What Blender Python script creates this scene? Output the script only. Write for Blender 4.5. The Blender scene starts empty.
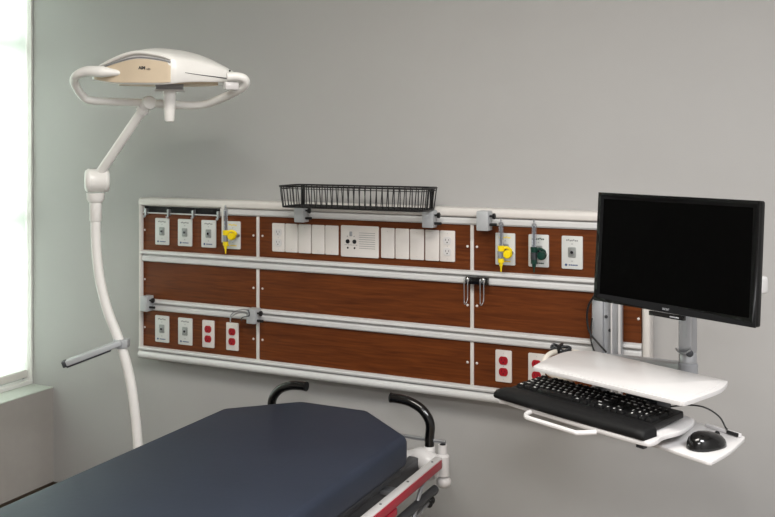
import bpy, bmesh, math, random
from mathutils import Vector, Matrix
random.seed(4)
SC = bpy.context.scene
COL = SC.collection
PI = math.pi
# ------------------------------------------------------------------ camera constants
F = 911.0; TH = math.radians(25.43); CX, CY, CZ = 1.153, -3.208, 1.69
CO, SI = math.cos(TH), math.sin(TH)
U0, V0 = 387.5, 144.5
HY = -0.06                       # front face of the headwall boards
def atz(px, py, z):              # point seen at (px,py), z metres deep
    x = (px-U0)/F*z
    return Vector((CX+x*CO-z*SI, CY+x*SI+z*CO, CZ-(py-V0)/F*z))
def at(px, py, Y):               # point seen at (px,py) on the plane y=Y
    r = (px-U0)/F
    return atz(px, py, (Y-CY)/(r*SI+CO))
def hx(px, Y=HY): return at(px, 300, Y).x
# ------------------------------------------------------------------ materials
def s2l(c): return tuple(((v/255)/12.92 if v/255 <= .04045 else ((v/255+.055)/1.055)**2.4) for v in c)
def mat(name, rgb, rough=.5, metal=0, noise=0, nscale=20, bump=0, bscale=200, coat=0, stretch=None, spec=.5, trans=0, ior=1.45):
    m = bpy.data.materials.new(name); m.use_nodes = True
    nt = m.node_tree; b = nt.nodes['Principled BSDF']
    c = s2l(rgb)
    b.inputs['Base Color'].default_value = (*c, 1)
    b.inputs['Roughness'].default_value = rough; b.inputs['Metallic'].default_value = metal
    b.inputs['Coat Weight'].default_value = coat; b.inputs['Specular IOR Level'].default_value = spec
    b.inputs['Transmission Weight'].default_value = trans; b.inputs['IOR'].default_value = ior
    tc = nt.nodes.new('ShaderNodeTexCoord'); mp = nt.nodes.new('ShaderNodeMapping')
    nt.links.new(tc.outputs['Object'], mp.inputs['Vector'])
    if stretch: mp.inputs['Scale'].default_value = stretch
    n = nt.nodes.new('ShaderNodeTexNoise'); n.inputs['Scale'].default_value = nscale
    n.inputs['Detail'].default_value = 4
    nt.links.new(mp.outputs[0], n.inputs['Vector'])
    r = nt.nodes.new('ShaderNodeValToRGB'); k = noise if noise else .02
    r.color_ramp.elements[0].position = .3; r.color_ramp.elements[1].position = .7
    r.color_ramp.elements[0].color = (*[max(0, v*(1-k)) for v in c], 1)
    r.color_ramp.elements[1].color = (*[min(1, v*(1+k)) for v in c], 1)
    nt.links.new(n.outputs['Fac'], r.inputs[0]); nt.links.new(r.outputs[0], b.inputs['Base Color'])
    if bump:
        n2 = nt.nodes.new('ShaderNodeTexNoise'); n2.inputs['Scale'].default_value = bscale
        nt.links.new(tc.outputs['Object'], n2.inputs['Vector'])
        bp = nt.nodes.new('ShaderNodeBump'); bp.inputs['Strength'].default_value = bump; bp.inputs['Distance'].default_value = .002
        nt.links.new(n2.outputs['Fac'], bp.inputs['Height']); nt.links.new(bp.outputs[0], b.inputs['Normal'])
    return m
def emat(name, rgb, s):
    m = bpy.data.materials.new(name); m.use_nodes = True
    b = m.node_tree.nodes['Principled BSDF']; b.inputs['Base Color'].default_value = (*s2l(rgb), 1)
    b.inputs['Emission Color'].default_value = (*s2l(rgb), 1); b.inputs['Emission Strength'].default_value = s
    return m
M = dict(
    wall=mat('wall_paint', (170,169,168), .85, bump=.15, bscale=350, noise=.015, nscale=3),
    wall_l=mat('low_wall_paint', (168,164,160), .85, bump=.15, bscale=350),
    ceil=mat('ceiling_paint', (228,228,224), .9),
    floor=mat('vinyl_floor', (128,116,102), .4, noise=.12, nscale=30),
    base=mat('rubber_baseboard', (62,52,42), .6),
    sill=mat('sill_stone', (196,202,194), .35, noise=.04, nscale=60),
    white=mat('white_enamel', (208,206,206), .32, coat=.2),
    lampwhite=mat('lamp_white_enamel', (238,237,234), .3, coat=.3),
    frame=mat('headwall_frame', (212,208,204), .38),
    rail=mat('equipment_rail', (206,206,206), .34),
    plate=mat('ivory_plate', (216,211,207), .4),
    gplate=mat('grey_white_plate', (205,207,205), .35),
    gasface=mat('gas_port_grey', (150,154,152), .4, metal=.3),
    beige=mat('lamp_beige', (222,205,180), .45),
    red=mat('red_receptacle', (160,22,34), .35),
    redrail=mat('red_stripe', (168,24,48), .35),
    dark=mat('dark_slot', (14,15,18), .6),
    black=mat('black_plastic', (17,17,18), .42),
    blackgloss=mat('black_gloss', (10,10,11), .18, coat=.5),
    blackrub=mat('black_rubber', (15,15,16), .6, spec=.3),
    bezel=mat('bezel_black', (12,12,13), .4, spec=.35),
    screen=mat('screen_black', (3,3,3), .5, spec=.04),
    key=mat('key_black', (13,13,14), .45, spec=.35),
    legend=mat('key_legend', (225,225,225), .5),
    chrome=mat('chrome', (200,200,200), .15, metal=1),
    steel=mat('brushed_steel', (170,172,176), .35, metal=.8),
    alu=mat('anodised_aluminium', (176,178,182), .38, metal=.55),
    clamp=mat('clamp_grey', (176,179,182), .45, metal=.1),
    greyp=mat('grey_plastic', (150,152,156), .45),
    dgrey=mat('dark_grey_metal', (70,72,76), .4, metal=.4),
    yellow=mat('yellow_plastic', (240,212,10), .4),
    green=mat('dark_green_plastic', (6,52,42), .4),
    navy=mat('navy_vinyl', (41,48,62), .5, bump=.12, bscale=60, noise=.08, nscale=5, spec=.35),
    cream=mat('cream_plastic', (216,210,200), .5),
    clear=mat('clear_acrylic', (225,230,240), .08, trans=.85, ior=1.3),
    text=mat('grey_print', (128,130,130), .6),
    blue=mat('blue_mark', (60,80,120), .5),
)
def wood():
    m = bpy.data.materials.new('cherry_laminate'); m.use_nodes = True
    nt = m.node_tree; b = nt.nodes['Principled BSDF']
    b.inputs['Roughness'].default_value = .42; b.inputs['Specular IOR Level'].default_value = .25
    tc = nt.nodes.new('ShaderNodeTexCoord'); mp = nt.nodes.new('ShaderNodeMapping')
    mp.inputs['Scale'].default_value = (1.6, 1, 26)
    nt.links.new(tc.outputs['Object'], mp.inputs[0])
    n = nt.nodes.new('ShaderNodeTexNoise'); n.inputs['Scale'].default_value = 4; n.inputs['Detail'].default_value = 7; n.inputs['Distortion'].default_value = .6
    nt.links.new(mp.outputs[0], n.inputs[0])
    r = nt.nodes.new('ShaderNodeValToRGB')
    r.color_ramp.elements[0].position = .25; r.color_ramp.elements[1].position = .78
    r.color_ramp.elements[0].color = (*s2l((75,34,11)), 1); r.color_ramp.elements[1].color = (*s2l((114,59,23)), 1)
    nt.links.new(n.outputs['Fac'], r.inputs[0]); nt.links.new(r.outputs[0], b.inputs['Base Color'])
    return m
M['wood'] = wood()
def shade_mat():
    m = bpy.data.materials.new('shade_fabric'); m.use_nodes = True
    nt = m.node_tree; nt.nodes.remove(nt.nodes['Principled BSDF']); out = nt.nodes['Material Output']
    t = nt.nodes.new('ShaderNodeBsdfTranslucent'); t.inputs[0].default_value = (.9,.93,.9,1)
    d = nt.nodes.new('ShaderNodeBsdfDiffuse'); d.inputs[0].default_value = (.8,.8,.8,1)
    p = nt.nodes.new('ShaderNodeBsdfTransparent')
    a = nt.nodes.new('ShaderNodeMixShader'); a.inputs[0].default_value = .25
    c = nt.nodes.new('ShaderNodeMixShader'); c.inputs[0].default_value = .18
    nt.links.new(t.outputs[0], a.inputs[1]); nt.links.new(d.outputs[0], a.inputs[2])
    nt.links.new(a.outputs[0], c.inputs[1]); nt.links.new(p.outputs[0], c.inputs[2]); nt.links.new(c.outputs[0], out.inputs[0])
    return m
M['shade'] = shade_mat()
def glass_mat():
    m = bpy.data.materials.new('window_glass'); m.use_nodes = True
    nt = m.node_tree; nt.nodes.remove(nt.nodes['Principled BSDF']); out = nt.nodes['Material Output']
    p = nt.nodes.new('ShaderNodeBsdfTransparent'); p.inputs[0].default_value = (.9,.95,.92,1)
    g = nt.nodes.new('ShaderNodeBsdfGlossy'); g.inputs['Roughness'].default_value = .02
    a = nt.nodes.new('ShaderNodeMixShader'); a.inputs[0].default_value = .06
    nt.links.new(p.outputs[0], a.inputs[1]); nt.links.new(g.outputs[0], a.inputs[2]); nt.links.new(a.outputs[0], out.inputs[0])
    return m
M['glass'] = glass_mat()
# ------------------------------------------------------------------ mesh helpers
def B(): return bmesh.new()
def box(bm, lo, hi, mtx=None):
    lo, hi = Vector(lo), Vector(hi)
    vs = [bm.verts.new((x, y, z)) for x in (lo.x, hi.x) for y in (lo.y, hi.y) for z in (lo.z, hi.z)]
    for f in ((0,1,3,2),(4,6,7,5),(0,4,5,1),(2,3,7,6),(0,2,6,4),(1,5,7,3)):
        bm.faces.new([vs[i] for i in f])
    if mtx: bmesh.ops.transform(bm, matrix=mtx, verts=vs)
    return vs
def cbox(bm, c, s, mtx=None):
    c, s = Vector(c), Vector(s)/2
    return box(bm, c-s, c+s, mtx)
def bar(bm, p, q, w, h, up=(0,0,1)):       # box of section w x h running from p to q
    p, q = Vector(p), Vector(q); d = (q-p); L = d.length; d.normalize()
    s = d.cross(Vector(up)).normalized(); t = s.cross(d)
    m = Matrix(((s.x,d.x,t.x,p.x),(s.y,d.y,t.y,p.y),(s.z,d.z,t.z,p.z),(0,0,0,1)))
    return box(bm, (-w/2,0,-h/2), (w/2,L,h/2), m)
def smooth(pts, n=6, closed=False):
    P = [Vector(p) for p in pts]; out = []
    N = len(P); rng = range(N if closed else N-1)
    for i in rng:
        if closed: a,b,c,d = P[i-1],P[i],P[(i+1)%N],P[(i+2)%N]
        else: a,b,c,d = P[max(i-1,0)],P[i],P[i+1],P[min(i+2,N-1)]
        for k in range(n):
            t = k/n
            out.append(.5*((2*b)+(c-a)*t+(2*a-5*b+4*c-d)*t*t+(3*b-a-3*c+d)*t**3))
    if not closed: out.append(P[-1])
    return out
def tube(bm, pts, r, seg=12, closed=False, cap=True):
    P = [Vector(p) for p in pts]; N = len(P)
    R = r if isinstance(r, (list, tuple)) else [r]*N
    rings = []; ref = None
    for i in range(N):
        if closed: t = P[(i+1)%N]-P[i-1]
        else: t = P[min(i+1,N-1)]-P[max(i-1,0)]
        t.normalize()
        if ref is None:
            ref = t.orthogonal().normalized()
        ref = (ref-t*ref.dot(t))
        if ref.length < 1e-6: ref = t.orthogonal()
        ref.normalize(); s = t.cross(ref)
        rings.append([bm.verts.new(P[i]+R[i]*(math.cos(a)*ref+math.sin(a)*s)) for a in (2*PI*k/seg for k in range(seg))])
    for i in range(N if closed else N-1):
        A, C = rings[i], rings[(i+1)%N]
        for k in range(seg):
            bm.faces.new((A[k], A[(k+1)%seg], C[(k+1)%seg], C[k]))
    if cap and not closed:
        bm.faces.new(rings[0][::-1]); bm.faces.new(rings[-1])
def lathe(bm, c, axis, prof, seg=24):      # prof = [(dist along axis, radius)]
    axis = Vector(axis).normalized(); c = Vector(c); s = axis.orthogonal().normalized(); t = axis.cross(s)
    rings = []
    for d, r in prof:
        rings.append([bm.verts.new(c+axis*d+max(r,1e-5)*(math.cos(a)*s+math.sin(a)*t)) for a in (2*PI*k/seg for k in range(seg))])
    for A, C in zip(rings, rings[1:]):
        for k in range(seg): bm.faces.new((A[k], A[(k+1)%seg], C[(k+1)%seg], C[k]))
    bm.faces.new(rings[0][::-1]); bm.faces.new(rings[-1])
def ball(bm, c, r, sc=(1,1,1), seg=16):
    m = Matrix.Translation(c) @ Matrix.Diagonal((*[r*s for s in sc],1))
    bmesh.ops.create_uvsphere(bm, u_segments=seg, v_segments=seg//2+2, radius=1, matrix=m)
def prism(bm, poly, a, b, ax='z'):         # poly in the two other axes, extruded from a to b
    def v(p, h):
        if ax == 'z': return (p[0], p[1], h)
        if ax == 'x': return (h, p[0], p[1])
        return (p[0], h, p[1])
    A = [bm.verts.new(v(p, a)) for p in poly]; C = [bm.verts.new(v(p, b)) for p in poly]
    n = len(poly)
    bm.faces.new(A[::-1]); bm.faces.new(C)
    for i in range(n): bm.faces.new((A[i], A[(i+1)%n], C[(i+1)%n], C[i]))
def rrect(x0, y0, x1, y1, r, n=5):
    out = []
    rr = r if isinstance(r, (list, tuple)) else [r]*4
    for (cx, cy, a0, q) in ((x1-rr[0], y1-rr[0], 0, rr[0]), (x0+rr[1], y1-rr[1], 90, rr[1]), (x0+rr[2], y0+rr[2], 180, rr[2]), (x1-rr[3], y0+rr[3], 270, rr[3])):
        for k in range(n+1):
            a = math.radians(a0+90*k/n); out.append((cx+q*math.cos(a), cy+q*math.sin(a)))
    return out
def text_into(bm, s, size, mtx, depth=.0004, bold=0):
    cu = bpy.data.curves.new('t', 'FONT'); cu.body = s; cu.size = size; cu.extrude = depth; cu.offset = bold
    cu.align_x = 'CENTER'; cu.align_y = 'CENTER'; cu.resolution_u = 2
    o = bpy.data.objects.new('t', cu); COL.objects.link(o)
    dg = bpy.context.evaluated_depsgraph_get()
    me = bpy.data.meshes.new_from_object(o.evaluated_get(dg))
    n0 = len(bm.verts); bm.from_mesh(me); bm.verts.ensure_lookup_table()
    bmesh.ops.transform(bm, matrix=mtx, verts=bm.verts[n0:])
    bpy.data.objects.remove(o); bpy.data.curves.remove(cu); bpy.data.meshes.remove(me)
def obj(name, bm, m, parent=None, bev=0, seg=2, sharp=35):
    bmesh.ops.remove_doubles(bm, verts=bm.verts, dist=1e-6)
    bmesh.ops.recalc_face_normals(bm, faces=bm.faces)
    if bev:
        es = [e for e in bm.edges if len(e.link_faces) == 2 and e.calc_face_angle(0) > math.radians(30)]
        bmesh.ops.bevel(bm, geom=es, offset=bev, segments=seg, affect='EDGES', profile=.5, clamp_overlap=True)
    for f in bm.faces: f.smooth = True
    for e in bm.edges:
        if len(e.link_faces) == 2 and e.calc_face_angle(0) > math.radians(sharp): e.smooth = False
    me = bpy.data.meshes.new(name); bm.to_mesh(me); bm.free()
    me.materials.append(m)
    o = bpy.data.objects.new(name, me); COL.objects.link(o)
    if parent: o.parent = parent
    return o
def tag(o, label, cat, group=None, kind=None):
    o['label'] = label; o['category'] = cat
    if group: o['group'] = group
    if kind: o['kind'] = kind
    return o
def thing(name, label, cat, loc, rz=0, group=None):
    o = bpy.data.objects.new(name, None); COL.objects.link(o); o.empty_display_size = .05
    o.location = loc; o.rotation_euler = (0,0,rz)
    return tag(o, label, cat, group)
def struct(name, bm, m, parent=None, bev=0):
    o = obj(name, bm, m, parent, bev)
    if not parent: o['kind'] = 'structure'
    return o
def loc(bm, root):                          # meshes written in world coordinates go to the thing's own frame
    mi = (Matrix.Translation(root.location) @ Matrix.Rotation(root.rotation_euler.z, 4, 'Z')).inverted()
    bmesh.ops.transform(bm, matrix=mi, verts=bm.verts); return bm
def part(name, bm, m, root, top=None, bev=0, **k):   # world-coordinate mesh as part (or sub-part) of root
    return obj(name, loc(bm, top or root), m, root, bev, **k)
def copy_tree(o, parent=None):
    c = o.copy(); COL.objects.link(c)
    if parent: c.parent = parent
    for ch in list(o.children):
        copy_tree(ch, c)
    return c

# ------------------------------------------------------------------ the room
XL, XB, XR, YR, ZC = -2.25, -2.12, 3.3, -5.6, 2.9
SILL = .547
b = B(); box(b, (XL-.3, 0, 0), (XR+.1, .1, ZC)); struct('wall_back', b, M['wall'])
b = B(); box(b, (XR, YR, 0), (XR+.1, 0, ZC)); struct('wall_right', b, M['wall'])
b = B(); box(b, (XL-.3, YR-.1, 0), (XR+.1, YR, ZC)); struct('wall_rear', b, M['wall'])
b = B(); box(b, (XL-.3, YR-.1, -.1), (XR+.1, .1, 0)); struct('floor', b, M['floor'])
b = B(); box(b, (XL-.3, YR-.1, ZC), (XR+.1, .1, ZC+.1)); struct('ceiling', b, M['ceil'])
WY0, WY1, WZ1 = -1.0, -.0, 2.62
b = B()
box(b, (XL-.3, YR, 0), (XB, 0, SILL-.006))
box(b, (XL-.3, YR, SILL-.006), (XL-.001, WY0, ZC)); box(b, (XL-.3, WY0, WZ1), (XL-.001, 0, ZC))
struct('wall_left', b, M['wall_l'])
b = B(); box(b, (XL-.3, WY0, SILL-.006), (XB+.001, 0, SILL)); struct('trim_1', b, M['sill'], bev=.003)
b = B(); box(b, (XB, YR, 0), (XB+.008, -.008, .10)); struct('baseboard_left', b, M['base'], bev=.002)
b = B(); box(b, (XB, -.008, 0), (XR, 0, .10)); struct('baseboard_back', b, M['base'], bev=.002)
# window: frame, mullions, pane
b = B()
fx0, fx1 = XL-.13, XL-.07
box(b, (fx0, WY0, SILL), (fx1, WY1-.001, SILL+.05)); box(b, (fx0, WY0, WZ1-.05), (fx1, WY1-.001, WZ1))
for y in (WY0, -.028): box(b, (fx0, y, SILL+.05), (fx1, y+.027, WZ1-.05))
for z in (1.31, 2.14): box(b, (fx0, WY0+.03, z), (fx1, -.028, z+.045))
w1 = struct('window_1', b, M['white'], bev=.003)
b = B(); box(b, (fx0+.02, WY0+.01, SILL+.01), (fx0+.026, -.01, WZ1-.01)); obj('pane', b, M['glass'], w1)
b = B(); box(b, (XL-.045, -.012, SILL), (XL, -.001, WZ1)); struct('trim_2', b, M['lampwhite'], bev=.002)
b = B(); box(b, (XL-.045, WY0, SILL+.0002), (XL, -.0125, SILL+.020)); struct('trim_3', b, M['lampwhite'], bev=.002)
# roller shade
t = thing('roller_shade', 'white translucent roller shade drawn down over the window beside the corner', 'shade', (XL-.03, -.5, SILL+.03))
b = B(); box(b, (XL-.031, WY0+.03, SILL+.06), (XL-.029, -.017, WZ1-.02)); part('fabric', b, M['shade'], t)
b = B(); prism(b, rrect(XL-.04, SILL+.03, XL-.02, SILL+.066, .006), WY0+.03, -.017, 'y'); part('hem_bar', b, M['frame'], t)

# ------------------------------------------------------------------ headwall
HX0, HX1 = hx(138.3, -.076), hx(650, -.076)
Z = dict(top=1.457, t1=1.397, r1b=1.229, r2t=1.181, r2b=1.0176, r3t=.970, r3b=.809, bot=.757)
hw = thing('medical_headwall', 'long wall panel of cherry laminate boards in a white frame, holding outlets and gas ports', 'wall panel', ((HX0+HX1)/2, 0, Z['bot']))
b = B()     # backing and side stiles
box(b, (HX0+.01, -.05, Z['bot']+.012), (HX1-.01, -.0005, Z['top']-.012))
part('backing', b, M['frame'], hw)
for x0, x1 in ((HX0, hx(142, -.07)), (hx(642, -.07), HX1)):
    b = B(); prism(b, rrect(x0, -.076, x1, -.001, [.004,.004,.012,.012]), Z['bot']+.004, Z['top']-.004, 'z'); part('side_stile', b, M['frame'], hw, bev=.002)
def hrail(name, prof, x0=None, x1=None, m='rail'):
    b = B(); prism(b, prof, x0 if x0 is not None else HX0+.003, x1 if x1 is not None else HX1-.003, 'x'); return part(name, b, M[m], hw)
zt = Z['top']
arc = lambda cy, cz, r, a0, a1, n=8: [(cy+r*math.cos(math.radians(a0+(a1-a0)*k/n)), cz+r*math.sin(math.radians(a0+(a1-a0)*k/n))) for k in range(n+1)]
# top rail: rounded cap, dark groove line, recessed lower face
hrail('top_rail', [(-.001, zt)]+arc(-.062, zt-.016, .016, 90, 180, 6)+arc(-.07, 1.433, .008, 180, 270, 4)+[(-.058, 1.425), (-.058, 1.421)], m='frame')
slotx = hx(222)
lowp = [(-.04, 1.4215), (-.066, 1.4215), (-.071, 1.416), (-.071, 1.402), (-.066, 1.396), (-.04, 1.396)]
hrail('top_rail_face', lowp, x0=slotx, x1=hx(642))
b = B(); box(b, (hx(143), -.052, 1.390), (slotx, -.0505, 1.425)); part('slot', b, M['dark'], hw)
b = B(); box(b, (slotx-.002, -.07, 1.392), (slotx+.004, -.051, 1.424)); part('slot_end', b, M['frame'], hw)
for z1, z0 in ((Z['r1b'], Z['r2t']), (Z['r2b'], Z['r3t'])):
    hrail('equipment_rail', [(-.05, z1+.001), (-.066, z1), (-.079, z1-.004), (-.081, z1-.008), (-.081, z1-.013), (-.078, z1-.016), (-.064, z1-.017), (-.064, z1-.021),
                   (-.070, z1-.026), (-.074, z1-.030), (-.074, z0+.005), (-.070, z0), (-.05, z0-.001)], x0=HX0+.017, x1=HX1-.028)
z1 = Z['r3b']
hrail('bottom_rail', [(-.001, z1), (-.066, z1), (-.078, z1-.003), (-.080, z1-.008), (-.078, z1-.014), (-.062, z1-.016), (-.062, z1-.022)]
      + arc(-.068, z1-.036, .016, 100, 270, 8)+[(-.001, Z['bot'])], m='rail')
bays = ((142, 256.6), (259.6, 470.6), (474, 641.6))
rows = ((Z['r1b'], Z['t1']), (Z['r2b'], Z['r2t']), (Z['r3b'], Z['r3t']))
for pi_, (p0, p1) in enumerate(bays):
    for ri, (z0, z1) in enumerate(rows):
        b = B(); box(b, (hx(p0), -.0605, z0-.002), (hx(p1), -.05, z1+(.002 if ri or pi_ else -.004)))
        bd = part('board', b, M['wood'], hw, bev=.0008, seg=1)
        zm = (z0+z1)/2+(.003 if ri == 0 else .001)
        for px in (p0+3, p1-3):
            if pi_ == 2 and px > 600 and ri != 1: pass
            b = B(); lathe(b, (hx(px), -.0600, zm), (0,-1,0), [(0,.0048),(.0018,.0046),(.003,.003),(.0032,.0)], 12)
            part('screw', b, M['plate'], bd, top=hw)
for px in (258.1, 472.3):
    for z0, z1 in rows:
        b = B(); box(b, (hx(px)-.0065, -.064, z0), (hx(px)+.0065, -.05, z1)); part('divider_strip', b, M['frame'], hw, bev=.001)
YF = -.0605
def plate_bm(x, z, w, h, r=.004, t=.006):
    b = B(); prism(b, rrect(x-w/2, z-h/2, x+w/2, z+h/2, r, 3), YF, YF-t, 'y'); return b
def screw_on(x, z, y, par, r=.002):
    b = B(); lathe(b, (x, y+.0002, z), (0,-1,0), [(0,r),(.0009,r*.8),(.001,0)], 10); part('plate_screw', b, M['steel'], par, top=hw)
def duplex(px, z, w, red):
    x = hx(px); p = part('outlet_plate', plate_bm(x, z, w, .115), M['plate'], hw, bev=.0015)
    y = YF-.006
    for dz in (.0205, -.0205):
        b = B(); n = []
        for k in range(24):
            a = 2*PI*k/24; n.append((x+.017*max(-1,min(1,math.cos(a))), z+dz+max(-.0145, min(.0145, .018*math.sin(a)))))
        prism(b, n, y+.001, y-.0025, 'y')
        r_ = part('receptacle', b, M['red' if red else 'white'], p, top=hw)
        b = B()
        for dx, hh in ((-.0062,.0075), (.0062,.006)): cbox(b, (x+dx, y-.0026, z+dz+.003), (.0016, .0006, hh))
        lathe(b, (x, y-.0023, z+dz-.0065), (0,-1,0), [(0,.0024),(.0006,.0024)], 10)
        part('slots', b, M['dark'], p, top=hw)
    screw_on(x, z, y, p); screw_on(x, z+.047, y, p, .0014); screw_on(x, z-.047, y, p, .0014)
def gasplate(px, z, w=.074, color='text', mark=True):
    x = hx(px); p = part('gas_port_plate', plate_bm(x, z, w, .115), M['gplate'], hw, bev=.0015); y = YF-.006
    b = B(); prism(b, rrect(x-.014, z-.017, x+.014, z+.019, .004, 3), y+.001, y-.002, 'y'); part('port_face', b, M['gasface'], p, top=hw, bev=.0006)
    b = B(); lathe(b, (x, y-.0015, z+.001), (0,-1,0), [(0,.0085),(.004,.008),(.0042,.006)], 20); part('port_ring', b, M['steel'], p, top=hw)
    b = B(); lathe(b, (x, y-.0055, z+.001), (0,-1,0), [(0,.0055),(.0006,.0052)], 14); part('port_opening', b, M['dark'], p, top=hw)
    for dz in (.030, -.030): screw_on(x, z+dz, y, p, .0026)
    b = B()      # printed word, too small to read
    for k in range(7): cbox(b, (x-.018+.006*k, y-.0003, z+.0425+.0015*math.sin(k*2)), (.0042, .0006, .005))
    part('printed_word', b, M[color], p, top=hw)
    b = B(); lathe(b, (x-.021, y+.0001, z-.0435), (0,-1,0), [(0,.0045),(.0006,.0045)], 12)
    for k in range(5): cbox(b, (x-.009+.0065*k, y-.0003, z-.0435), (.005, .0006, .0042))
    part('printed_mark', b, M['blue' if color == 'text' else color], p, top=hw)
ZR1, ZR3 = 1.3135, .8915
for px in (162.9, 185.7, 209.4): gasplate(px, ZR1)
gasplate(233.6, ZR1, color='yellow'); gasplate(505.7, ZR1, color='yellow'); gasplate(539, ZR1, color='green'); gasplate(572.5, ZR1)
for px in (162.8, 185.9): gasplate(px, ZR3)
for px in (209, 233): duplex(px, ZR3, .061, True)
for px in (504, 537): duplex(px, ZR3, .061, True)
for px in (279.1, 448): duplex(px, ZR1, .059, False)
for e0, e1 in ((286,298.3), (299,311.6), (312.4,325.2), (325.9,339), (381.6,395), (396,409.6), (410.6,424.5), (425.8,439.8)):
    x = (hx(e0)+hx(e1))/2; p = part('blank_plate', plate_bm(x, ZR1, hx(e1)-hx(e0), .115), M['plate'], hw, bev=.0015)
    screw_on(x, ZR1+.045, YF-.006, p, .0012); screw_on(x, ZR1-.045, YF-.006, p, .0012)
x0, x1 = hx(341.5), hx(379.3); xm = (x0+x1)/2
ic = part('intercom_panel', plate_bm(xm, ZR1, x1-x0, .122, .005), M['plate'], hw, bev=.0015); y = YF-.006
W_ = x1-x0
b = B(); 
for k in range(8): cbox(b, (x0+W_*.7, y-.0003, ZR1+.034-.0085*k), (W_*.42, .001, .0016))
part('speaker_slots', b, M['text'], ic, top=hw)
for fx in (.19, .37):
    b = B(); lathe(b, (x0+W_*fx, y+.0005, ZR1-.001), (0,-1,0), [(0,.0085),(.003,.0082),(.003,.005),(.0015,.004)], 18); part('jack', b, M['dark'], ic, top=hw)
    b = B(); lathe(b, (x0+W_*fx, y+.0005, ZR1-.026), (0,-1,0), [(0,.0042),(.002,.0035)], 12); part('socket', b, M['dark'], ic, top=hw)
    b = B(); lathe(b, (x0+W_*(fx-.01), y+.0003, ZR1+.019), (0,-1,0), [(0,.0022),(.001,.002)], 10); part('indicator', b, M['text'], ic, top=hw)
b = B(); prism(b, rrect(x0+W_*.24, ZR1+.02, x0+W_*.31, ZR1+.038, .002, 2), y+.0005, y-.002, 'y'); part('call_button', b, M['greyp'], ic, top=hw)
b = B()
for k in range(8): cbox(b, (x0+W_*(.12+.044*k), y-.0003, ZR1-.0145), (.0042, .0006, .0022))
part('printed_word', b, M['text'], ic, top=hw)

# hooks on a rod along the dark slot
b = B(); tube(b, [(hx(142.5, -.07), -.068, 1.3925), (slotx, -.068, 1.3925)], .0028, 10); part('hook_rod', b, M['rail'], hw)
names = ('hanging at the far left end of the slot', 'hanging between the first and second gas ports', 'hanging above the third gas port', 'hanging by the slot end next to the yellow flowmeter')
h0 = None
for px, wh in zip((146.2, 168.8, 193.6, 218.7), names):
    if h0 is None:
        h0 = thing('sliding_hook', '', 'hook', (hx(px, -.07), -.068, 1.385)); o = h0
        b = B(); prism(b, rrect(-.0055, -.002, .0055, .026, .002, 2), -.009, .007, 'y'); obj('slider', b, M['steel'], o, bev=.001)
        b = B(); tube(b, smooth([(0,-.006,.004),(0,-.007,-.003),(0,-.011,-.009),(0,-.017,-.009),(0,-.019,-.003)], 5), .0028, 8); obj('hook_wire', b, M['clamp'], o)
    else:
        o = copy_tree(h0); o.location = (hx(px, -.07), -.068, 1.385)
    tag(o, 'small metal sliding hook '+wh, 'hook', 'sliding hooks on the slot rod')

# ------------------------------------------------------------------ clamps
def clamp(name, label, x, z0, z1, w=.044, d=.05, group='grey rail clamps with black knobs'):
    t = thing(name, label, 'clamp', (x, -.082, z0), group=group)
    build_clamp(t, x, z0, z1, w, d); return t
def build_clamp(t, x, z0, z1, w, d, par=None):
    b = B(); box(b, (x-w/2, -.082-d, z0), (x+w/2, -.0825, z1)); blk = part('clamp_block', b, M['clamp'], par or t, top=t, bev=.003)
    zz = z1-.018
    b = B(); tube(b, [(x+w/2-.002, -.082-d*.6, zz), (x+w/2+.012, -.082-d*.6, zz)], .004, 10)
    lathe(b, (x+w/2+.010, -.082-d*.6, zz), (1,0,0), [(0,.005),(.002,.010),(.009,.011),(.011,.008)], 16)
    part('knob', b, M['black'], blk, top=t)
    b = B(); tube(b, [(x+w/2-.001, -.082-d*.6, zz-.030), (x+w/2+.026, -.082-d*.6, zz-.030)], [.005,.0055], 12)
    part('lever', b, M['black'], blk, top=t)
    return blk
YC = -.115
clamp('rail_clamp', 'plain grey clamp with black knobs on the top rail beside the right-hand yellow flowmeter', hx(482.2, -.13), 1.382, 1.452)
clamp('rail_clamp', 'plain grey clamp with black knobs at the left end of the lower rail', hx(144.2, -.12)+.002, .973, 1.038, .038, .045)
t = clamp('rail_clamp', 'grey clamp with wire hook prongs on the lower rail above the left red outlets', hx(251.5, -.12), .966, 1.026, .042, .045)
for k in (0, .011):
    b = B(); x = hx(251.5, -.12)
    tube(b, smooth([(x-.012,-.13,1.022-k), (x-.03,-.135,1.024-k), (x-.055,-.145,1.018-k), (x-.075,-.15,1.004-k), (x-.082,-.15,.990-k), (x-.078,-.155,.982-k)], 5), .0024, 8)
    part('wire_prong', b, M['steel'], t)
b = B(); tube(b, smooth([(x-.01,-.13,1.022),(x+.002,-.14,1.016),(x+.004,-.142,1.003),(x-.010,-.142,.998),(x-.03,-.142,.992),(x-.034,-.142,.980)], 5), .0022, 8)
part('wire_prong', b, M['dgrey'], t)

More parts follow.
